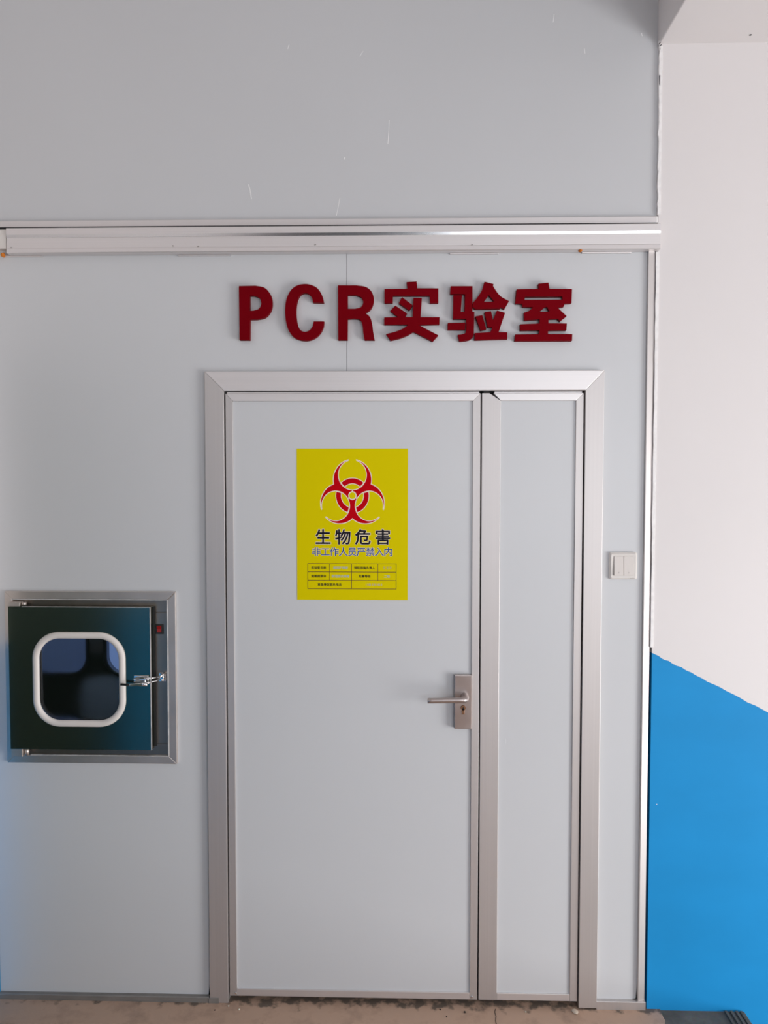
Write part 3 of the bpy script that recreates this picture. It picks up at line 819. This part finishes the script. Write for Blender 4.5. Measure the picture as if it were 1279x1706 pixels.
angs = [PI / 2 + k * 2 * PI / 3 for k in range(3)]
WH, RD, YL = 0, 1, 2
for k, a in enumerate(angs):
    c = pol(a, d_o)
    disc(bm, c[0], c[1], SXs * (R_o + 12), SZs * (R_o + 12), YB - LY * (1 + 0.1 * k), WH, 96)
for k, a in enumerate(angs):
    c = pol(a, d_o)
    disc(bm, c[0], c[1], SXs * R_o, SZs * R_o, YB - LY * (2 + 0.1 * k), RD, 96)
for k, a in enumerate(angs):
    c = pol(a, d_i)
    disc(bm, c[0], c[1], SXs * r_i, SZs * r_i, YB - LY * (3 + 0.1 * k), WH, 96)
for k, a in enumerate(angs):
    c = pol(a, d_i)
    disc(bm, c[0], c[1], SXs * (r_i - 11), SZs * (r_i - 11), YB - LY * (4 + 0.1 * k), YL, 96)
for k, a in enumerate(angs):                                           # open the tips
    pts = []
    for da, rr in ((-64, 480), (64, 480), (58, 575), (-58, 575)):
        ca, sa = math.cos(a), math.sin(a)
        pts.append((CX + SXs * (rr * ca - da * sa), CZ + SZs * (rr * sa + da * ca)))
    poly(bm, pts, YB - LY * 5, YL)


def ring_piece(a, t0, t1, rho, layer, slot):
    def half(t):
        v = (t * t + d_i * d_i - rho * rho) / (2 * t * d_i)
        return math.acos(max(-1, min(1, v)))
    out = []
    for s in range(25):
        f = -1 + 2 * s / 24
        out.append(pol(a + f * half(t1), t1))
    for s in range(9):
        t = t1 + (t0 - t1) * s / 8
        out.append(pol(a + half(t), t))
    for s in range(25):
        f = 1 - 2 * s / 24
        out.append(pol(a + f * half(t0), t0))
    for s in range(9):
        t = t0 + (t1 - t0) * s / 8
        out.append(pol(a - half(t), t))
    poly(bm, out, YB - LY * layer, slot)


for a in angs:
    ring_piece(a, 174, 270, r_i - 2, 6, WH)
    ring_piece(a, 184, 260, r_i - 20, 7, RD)
disc(bm, CX, CZ, SXs * 66, SZs * 66, YB - LY * 8, WH, 48)
for a in angs:
    pts = []
    for da, rr in ((-9, 40), (9, 40), (9, 88), (-9, 88)):
        ca, sa = math.cos(a), math.sin(a)
        pts.append((CX + SXs * (rr * ca - da * sa), CZ + SZs * (rr * sa + da * ca)))
    poly(bm, pts, YB - LY * 8.2, WH)
disc(bm, CX, CZ, SXs * 50, SZs * 50, YB - LY * 9, YL, 48)
build('biohazard_symbol', bm, ['p_white', 'p_red', 'yellow'], ps)

bm = B()
glyphs(bm, '生物危害', -0.1575, 1.5292, 0.0520, YB - LY * 1, 0, 0.2430, 0.045)
glyphs(bm, '生物危害', -0.1575, 1.5292, 0.0520, YB - LY * 4, 1, 0.2430, 0.020)
build('heading', bm, ['p_white', 'p_black'], ps)
bm = B()
glyphs(bm, '非工作人员严禁入内', -0.1596, 1.4816, 0.0300, YB - LY * 1, 0, 0.2600, 0.042)
glyphs(bm, '非工作人员严禁入内', -0.1596, 1.4816, 0.0300, YB - LY * 4, 1, 0.2600, 0.009)
build('notice_line', bm, ['p_white', 'p_blue'], ps)
bm = B()
GX = [-0.3023, -0.2320, -0.1623, -0.0784, -0.0196]
GZ = [1.4432, 1.4166, 1.3897, 1.3627]
t_ = 0.0010
for z in GZ:
    poly(bm, rect(GX[0] - t_, GX[4] + t_, z - t_, z + t_), YB - LY * 1, 0)
for x, z0 in ((GX[0], GZ[3]), (GX[1], GZ[2]), (GX[2], GZ[3]), (GX[3], GZ[2]), (GX[4], GZ[3])):
    poly(bm, rect(x - t_, x + t_, z0, GZ[0]), YB - LY * 1.2, 0)


def cell(txt, i, j, row, h, slot, off):
    cx = (GX[i] + GX[j]) / 2
    cz = (GZ[row] + GZ[row + 1]) / 2
    glyphs(bm, txt, cx, cz, h, YB - LY * 4, slot, None, off, 4)


cell('实验室名称', 0, 1, 0, 0.0096, 1, 0.022)
cell('基因扩增室', 1, 2, 0, 0.0096, 2, 0.022)
cell('预防措施负责人', 2, 3, 0, 0.0096, 1, 0.022)
cell('接触病原体', 0, 1, 1, 0.0096, 1, 0.022)
cell('新冠肺炎病毒', 1, 2, 1, 0.0096, 2, 0.022)
cell('危害等级', 2, 3, 1, 0.0096, 1, 0.022)
cell('二级', 3, 4, 1, 0.0096, 2, 0.022)
cell('紧急事故联系电话', 0, 2, 2, 0.0096, 1, 0.022)
# the two entries too faint to read: pale smudged strokes only
for i in range(3):
    x = -0.0610 + i * 0.0100
    for dx, w, z0, z1 in ((0.0, 0.0072, 0.0030, 0.0042), (0.0005, 0.0060, -0.0006, 0.0006), (0.0, 0.0074, -0.0042, -0.0030), (0.003, 0.0012, -0.004, 0.004)):
        poly(bm, rect(x + dx, x + dx + w, 1.4299 + z0, 1.4299 + z1), YB - LY * 2, 3)
for i in range(11):
    x = -0.1165 + i * 0.0049
    poly(bm, rect(x, x + 0.0016 + 0.0012 * (i % 3), 1.3762 - 0.0036, 1.3762 + 0.0036), YB - LY * 2, 3)
build('form_table', bm, ['p_line', 'p_black', 'p_pale', 'p_faint'], ps)

# ================================================================== light switch
sw = empty('light_switch', (0.6985, 0.0, 1.395), 'ivory two-gang light switch on the panel right of the door', 'light switch')
bm = B()
b = bmesh.new()
x0, x1, z0, z1 = 0.6555, 0.7425, 1.3965, 1.4825
pts0 = rrect((x0 + x1) / 2, (z0 + z1) / 2, (x1 - x0) / 2, (z1 - z0) / 2, 0.006, 6)
pts1 = rrect((x0 + x1) / 2, (z0 + z1) / 2, (x1 - x0) / 2 - 0.005, (z1 - z0) / 2 - 0.005, 0.004, 6)
pts2 = rrect((x0 + x1) / 2, (z0 + z1) / 2, (x1 - x0) / 2 - 0.0125, (z1 - z0) / 2 - 0.0125, 0.002, 6)
lev = [(pts0, 0.0), (pts0, -0.0065), (pts1, -0.0105), (pts2, -0.0095), (pts2, -0.004)]
rings = [[b.verts.new((p[0], y, p[1])) for p in pts] for pts, y in lev]
n = len(pts0)
for A, C in zip(rings[:-1], rings[1:]):
    for i in range(n):
        b.faces.new([A[i], A[(i + 1) % n], C[(i + 1) % n], C[i]])
b.faces.new(rings[-1])
bmesh.ops.recalc_face_normals(b, faces=b.faces)
merge(bm, b, 0)
poly(bm, rect(0.7200, 0.7340, 1.4005, 1.4013), -0.01065, 1)
build('switch_plate', bm, ['plastic', 'mark'], sw)
for k in range(2):
    xa = 0.6690 + k * 0.0305
    xb = xa + 0.0298
    b = bmesh.new()
    # rocker tilted: its lower half is pushed out
    pr = [(-0.004, 1.4090), (-0.0145, 1.4090), (-0.0148, 1.4110), (-0.0108, 1.4700), (-0.004, 1.4700)]
    A = [b.verts.new((xa, y, z)) for y, z in pr]
    C = [b.verts.new((xb, y, z)) for y, z in pr]
    for i in range(5):
        b.faces.new([A[i], A[(i + 1) % 5], C[(i + 1) % 5], C[i]])
    b.faces.new(A); b.faces.new(C)
    bmesh.ops.recalc_face_normals(b, faces=b.faces)
    bmesh.ops.bevel(b, geom=list(b.edges), offset=0.0005, segments=1, affect='EDGES')
    bm = B(); merge(bm, b, 0)
    xm = (xa + xb) / 2
    poly(bm, [(xm - 0.0006, 1.4165), (xm + 0.0006, 1.4165), (xm + 0.0006, 1.4210), (xm - 0.0006, 1.4210)], -0.0150, 1)
    build('rocker', bm, ['rocker', 'mark'], sw)

# ================================================================== stainless pass box in the left panel
pb = empty('pass_box', (-1.007, 0.0, 0.789), 'stainless steel pass box with a rounded window, left of the door', 'pass box')
# mitred trim
ox0, ox1, oz0, oz1 = -1.2845, -0.7283, 0.7895, 1.3510
w = 0.0255
prof_y = -0.009
tr = [
    [(ox0, oz1), (ox1, oz1), (ox1 - w, oz1 - w), (ox0 + w, oz1 - w)],
    [(ox1, oz1), (ox1, oz0), (ox1 - w, oz0 + w), (ox1 - w, oz1 - w)],
    [(ox1, oz0), (ox0, oz0), (ox0 + w, oz0 + w), (ox1 - w, oz0 + w)],
    [(ox0, oz0), (ox0, oz1), (ox0 + w, oz1 - w), (ox0 + w, oz0 + w)],
]
for pts in tr:
    bm = B(); prism(bm, pts, prof_y, 0.012, bev=0.0016)
    build('trim', bm, ['steel_trim'], pb)
fx0, fx1, fz0, fz1 = ox0 + w, ox1 - w, oz0 + w, oz1 - w
WXC, WZC = -1.0322, 1.0722
bm = B()                                                               # pale strips along the inside of the trim
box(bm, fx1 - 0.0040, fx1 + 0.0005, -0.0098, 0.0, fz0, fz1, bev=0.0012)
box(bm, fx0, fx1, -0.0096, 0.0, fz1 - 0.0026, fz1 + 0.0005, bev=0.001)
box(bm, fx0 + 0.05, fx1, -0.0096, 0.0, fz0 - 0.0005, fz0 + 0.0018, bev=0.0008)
build('pale_strip', bm, ['pale_line'], pb)
# face plates behind the door: top, right and bottom strips with open joints
bm = B()
prism(bm, rect(fx0 - 0.004, fx1 + 0.004, fz0 - 0.004, fz1 + 0.004), 0.0015, 0.0060, holes=[rect(-1.172, -0.880, 0.905, 1.240)], slot=0)
box(bm, fx0, fx1, -0.002, 0.0015, 1.2842, fz1, bev=0.0006)
box(bm, -0.83, fx1, -0.002, 0.0015, 0.8540, 1.2818, bev=0.0006)
box(bm, fx0, fx1, -0.002, 0.0015, fz0, 0.8522, bev=0.0006)
build('face_plate', bm, ['steel_face'], pb)
bm = B()
chx0, chx1, chz0, chz1, chd = -1.172, -0.868, 0.885, 1.255, 0.45
for a in ((chx0 - 0.003, chx0, chz0, chz1), (chx1, chx1 + 0.003, chz0, chz1)):
    box(bm, a[0], a[1], 0.006, chd, a[2], a[3])
box(bm, chx0, chx1, 0.006, chd, chz0 - 0.003, chz0); box(bm, chx0, chx1, 0.006, chd, chz1, chz1 + 0.003)
prism(bm, rect(chx0 - 0.003, chx1 + 0.003, chz0 - 0.003, chz1 + 0.003), chd, chd + 0.03, holes=[rrect(-1.0200, 1.094, 0.114, 0.128, 0.066)])
tube(bm, [(p[0], chd - 0.004, p[1]) for p in rrect(-1.0200, 1.094, 0.118, 0.132, 0.070, 8)], 0.007, 10, closed=True, slot=1)
build('chamber', bm, ['chamber', 'black'], pb)
# door with rounded window
dx0, dx1, dz0, dz1 = -1.2602, -0.8020, 0.8435, 1.3050
bm = B()
prism(bm, rect(dx0, dx1, dz0, dz1), -0.036, -0.0075, holes=[rrect(WXC, WZC, 0.1395, 0.1425, 0.075, 12)], bev=0.0012)
dr = build('door', bm, ['steel'], pb)
bm = B()
box(bm, dx1 - 0.0020, dx1 + 0.0006, -0.0366, -0.0330, dz0, dz1 + 0.0004, bev=0.0006)
box(bm, dx0 + 0.045, dx1, -0.0366, -0.0340, dz1 - 0.0012, dz1 + 0.0008, bev=0.0005)
build('door_edge_highlight', bm, ['pale_line'], dr)  # pale strips put in as the bevel highlight of the door edges
bm = B()
gp = [(p[0], -0.0375, p[1]) for p in rrect(WXC, WZC, 0.1392, 0.1424, 0.0760, 12)]
tube(bm, gp, 0.0108, 16, closed=True, flat=0.75)
build('window_gasket', bm, ['gasket'], dr)
bm = B()
prism(bm, rrect(WXC, WZC, 0.1400, 0.1430, 0.075, 12), -0.030, -0.026)
build('window_pane', bm, ['glass'], dr)
bm = B()
prism(bm, rect(dx0 + 0.004, dx1 + 0.0065, dz0 + 0.004, dz1 - 0.002), -0.0075, -0.0022, holes=[rect(dx0 + 0.03, dx1 - 0.02, dz0 + 0.024, dz1 - 0.024)])
build('door_seal', bm, ['black'], dr)
for z0, z1 in ((1.3052, 1.3180), (0.8180, 0.8433)):
    bm = B()
    box(bm, dx0 + 0.0005, dx0 + 0.0375, -0.034, -0.009, z0, z1, bev=0.001)
    tube(bm, [(dx0 + 0.046, -0.020, z0 + 0.001), (dx0 + 0.046, -0.020, z1 - 0.001)], 0.007, 16)
    build('hinge', bm, ['steel_trim'], pb)
bm = B()
box(bm, -0.7960, -0.7695, -0.0055, -0.002, 1.2130, 1.2450, bev=0.0012)
bz = build('power_switch', bm, ['black'], pb)
bm = B()
b = bmesh.new()
pr = [(-0.005, 1.2195), (-0.0075, 1.2200), (-0.0060, 1.2300), (-0.0105, 1.2400), (-0.005, 1.2405)]
A = [b.verts.new((-0.7900, y, z)) for y, z in pr]; C = [b.verts.new((-0.7765, y, z)) for y, z in pr]
for i in range(5):
    b.faces.new([A[i], A[(i + 1) % 5], C[(i + 1) % 5], C[i]])
b.faces.new(A); b.faces.new(C)
bmesh.ops.recalc_face_normals(b, faces=b.faces)
merge(bm, b, 0)
build('red_rocker', bm, ['sw_red'], bz)

# toggle latch: base and folding lever on the door, pull loop, hooked catch on the face plate
bm = B()
box(bm, -0.8560, -0.8090, -0.0395, -0.0360, 1.0640, 1.0860, bev=0.001)
box(bm, -0.8330, -0.8110, -0.0560, -0.0390, 1.0590, 1.0625, bev=0.001)
box(bm, -0.8330, -0.8110, -0.0560, -0.0390, 1.0760, 1.0795, bev=0.001)
tube(bm, [(-0.8160, -0.050, 1.0570), (-0.8160, -0.050, 1.0820)], 0.0035, 12)
lt = build('latch', bm, ['chrome'], pb)
bm = B()
pts = [(-0.8060, -0.060, 1.0640), (-0.8200, -0.061, 1.0640), (-0.8380, -0.058, 1.0625), (-0.8560, -0.056, 1.0605), (-0.8660, -0.056, 1.0605)]
tube(bm, pts, [0.0060, 0.0066, 0.0048, 0.0042, 0.0038], 12)
tube(bm, pts[3:] + [(-0.8920, -0.057, 1.0622)], [0.0036, 0.0040, 0.0036], 12, slot=1)
build('latch_lever', bm, ['chrome', 'black'], lt)
bm = B()
loop = [(-0.8020, -0.054, 1.0755), (-0.8140, -0.050, 1.0820), (-0.8450, -0.046, 1.0800), (-0.8560, -0.044, 1.0765), (-0.8450, -0.046, 1.0725), (-0.8140, -0.052, 1.0675), (-0.8020, -0.056, 1.0665)]
tube(bm, loop, 0.0022, 10)
tube(bm, [(-0.8140, -0.052, 1.0820), (-0.7960, -0.040, 1.0790), (-0.7800, -0.022, 1.0780)], 0.0022, 10)
tube(bm, [(-0.8140, -0.054, 1.0665), (-0.7960, -0.040, 1.0665), (-0.7800, -0.022, 1.0680)], 0.0022, 10)
tube(bm, [(-0.7800, -0.022, 1.0790), (-0.7800, -0.022, 1.0670)], 0.0024, 10)
build('latch_loop', bm, ['chrome'], lt)
bm = B()
box(bm, -0.7860, -0.7650, -0.0045, -0.0020, 1.0590, 1.0870, bev=0.0008)
hook = [(-0.7690, -0.004, 1.0840), (-0.7690, -0.018, 1.0850), (-0.7720, -0.027, 1.0820), (-0.7775, -0.029, 1.0765), (-0.7790, -0.024, 1.0720)]
tube(bm, hook, [0.0040, 0.0040, 0.0038, 0.0034, 0.0026], 12)
tube(bm, [(-0.7690, -0.004, 1.0640), (-0.7700, -0.016, 1.0650), (-0.7745, -0.021, 1.0690)], [0.0034, 0.0032, 0.0026], 12)
tube(bm, [(-0.7695, -0.012, 1.0630), (-0.7695, -0.012, 1.0855)], 0.0026, 12)
build('latch_catch', bm, ['chrome'], pb)

# ================================================================== small loose things
for x0, x1, lab in ((-1.2663, -1.1423, 'thin packing strip under the left end of the rail'),
                    (-0.7093, -0.5414, 'thin packing strip under the rail, nearest left of the letter P'),
                    (0.1473, 0.2994, 'thin packing strip under the rail, above the middle red character'),
                    (0.5581, 0.7108, 'thin packing strip under the right end of the rail')):
    bm = B(); box(bm, x0, x1, -0.008, -0.0002, 2.4175, 2.4212, bev=0.0005)
    build('packing_strip', bm, ['alu_h'], loc=((x0 + x1) / 2, 0.0, 2.4170), label=lab, cat='strip', group='packing strips under the rail')
random.seed(21)


def lump(name, loc, sx, sy, sz, m_, label, cat, group=None, rot=0.0, rough=0.18):
    b = bmesh.new()
    bmesh.ops.create_icosphere(b, subdivisions=2, radius=1.0)
    for v in b.verts:
        k = 1 + random.uniform(-rough, rough)
        x, z = v.co.x * sx * k, v.co.z * sz * k
        y = v.co.y * sy * k
        v.co = Vector((loc[0] + x * math.cos(rot) - y * math.sin(rot), loc[1] + x * math.sin(rot) + y * math.cos(rot), loc[2] + z))
    bm = B(); merge(bm, b, 0)
    return build(name, bm, [m_], loc=loc, label=label, cat=cat, group=group)


lump('foam_scrap', (-1.266, -0.0105, 2.4225), 0.006, 0.010, 0.008, 'foam', 'orange foam scrap squeezed out at the left end of the rail', 'foam', 'orange foam scraps under the rail')
lump('foam_scrap', (0.5489, -0.024, 2.4205), 0.0062, 0.009, 0.0042, 'foam', 'orange foam scrap under the rail, upper right of the lettering', 'foam', 'orange foam scraps under the rail')
lump('stone_chip', (0.5580, -0.0300, 0.0033), 0.0095, 0.0125, 0.0036, 'stone', 'pale stone chip on the floor below the right door jamb', 'stone', rot=0.6, rough=0.1)
for x, y, s, mk, lab in ((-0.5245, -0.046, 0.0032, 'chip', 'pale crumb on the floor by the lower left door corner'),
                         (-0.5620, -0.030, 0.0026, 'chip', 'pale crumb at the foot of the left door jamb'),
                         (-0.6020, -0.050, 0.0022, 'dirt', 'dark crumb on the floor in front of the left jamb'),
                         (0.1250, -0.030, 0.0026, 'dirt', 'dark crumb on the floor under the door handle side'),
                         (0.2030, -0.040, 0.0034, 'dirt', 'dark crumb on the floor near the meeting stiles'),
                         (0.1440, -0.062, 0.0020, 'dirt', 'tiny dark crumb on the floor farthest from the door'),
                         (0.3990, -0.034, 0.0026, 'chip', 'pale crumb on the floor under the narrow leaf')):
    lump('floor_crumb', (x, y, s * 0.6), s, s * 1.2, s * 0.7, mk, lab, 'crumb', 'crumbs on the floor along the door')
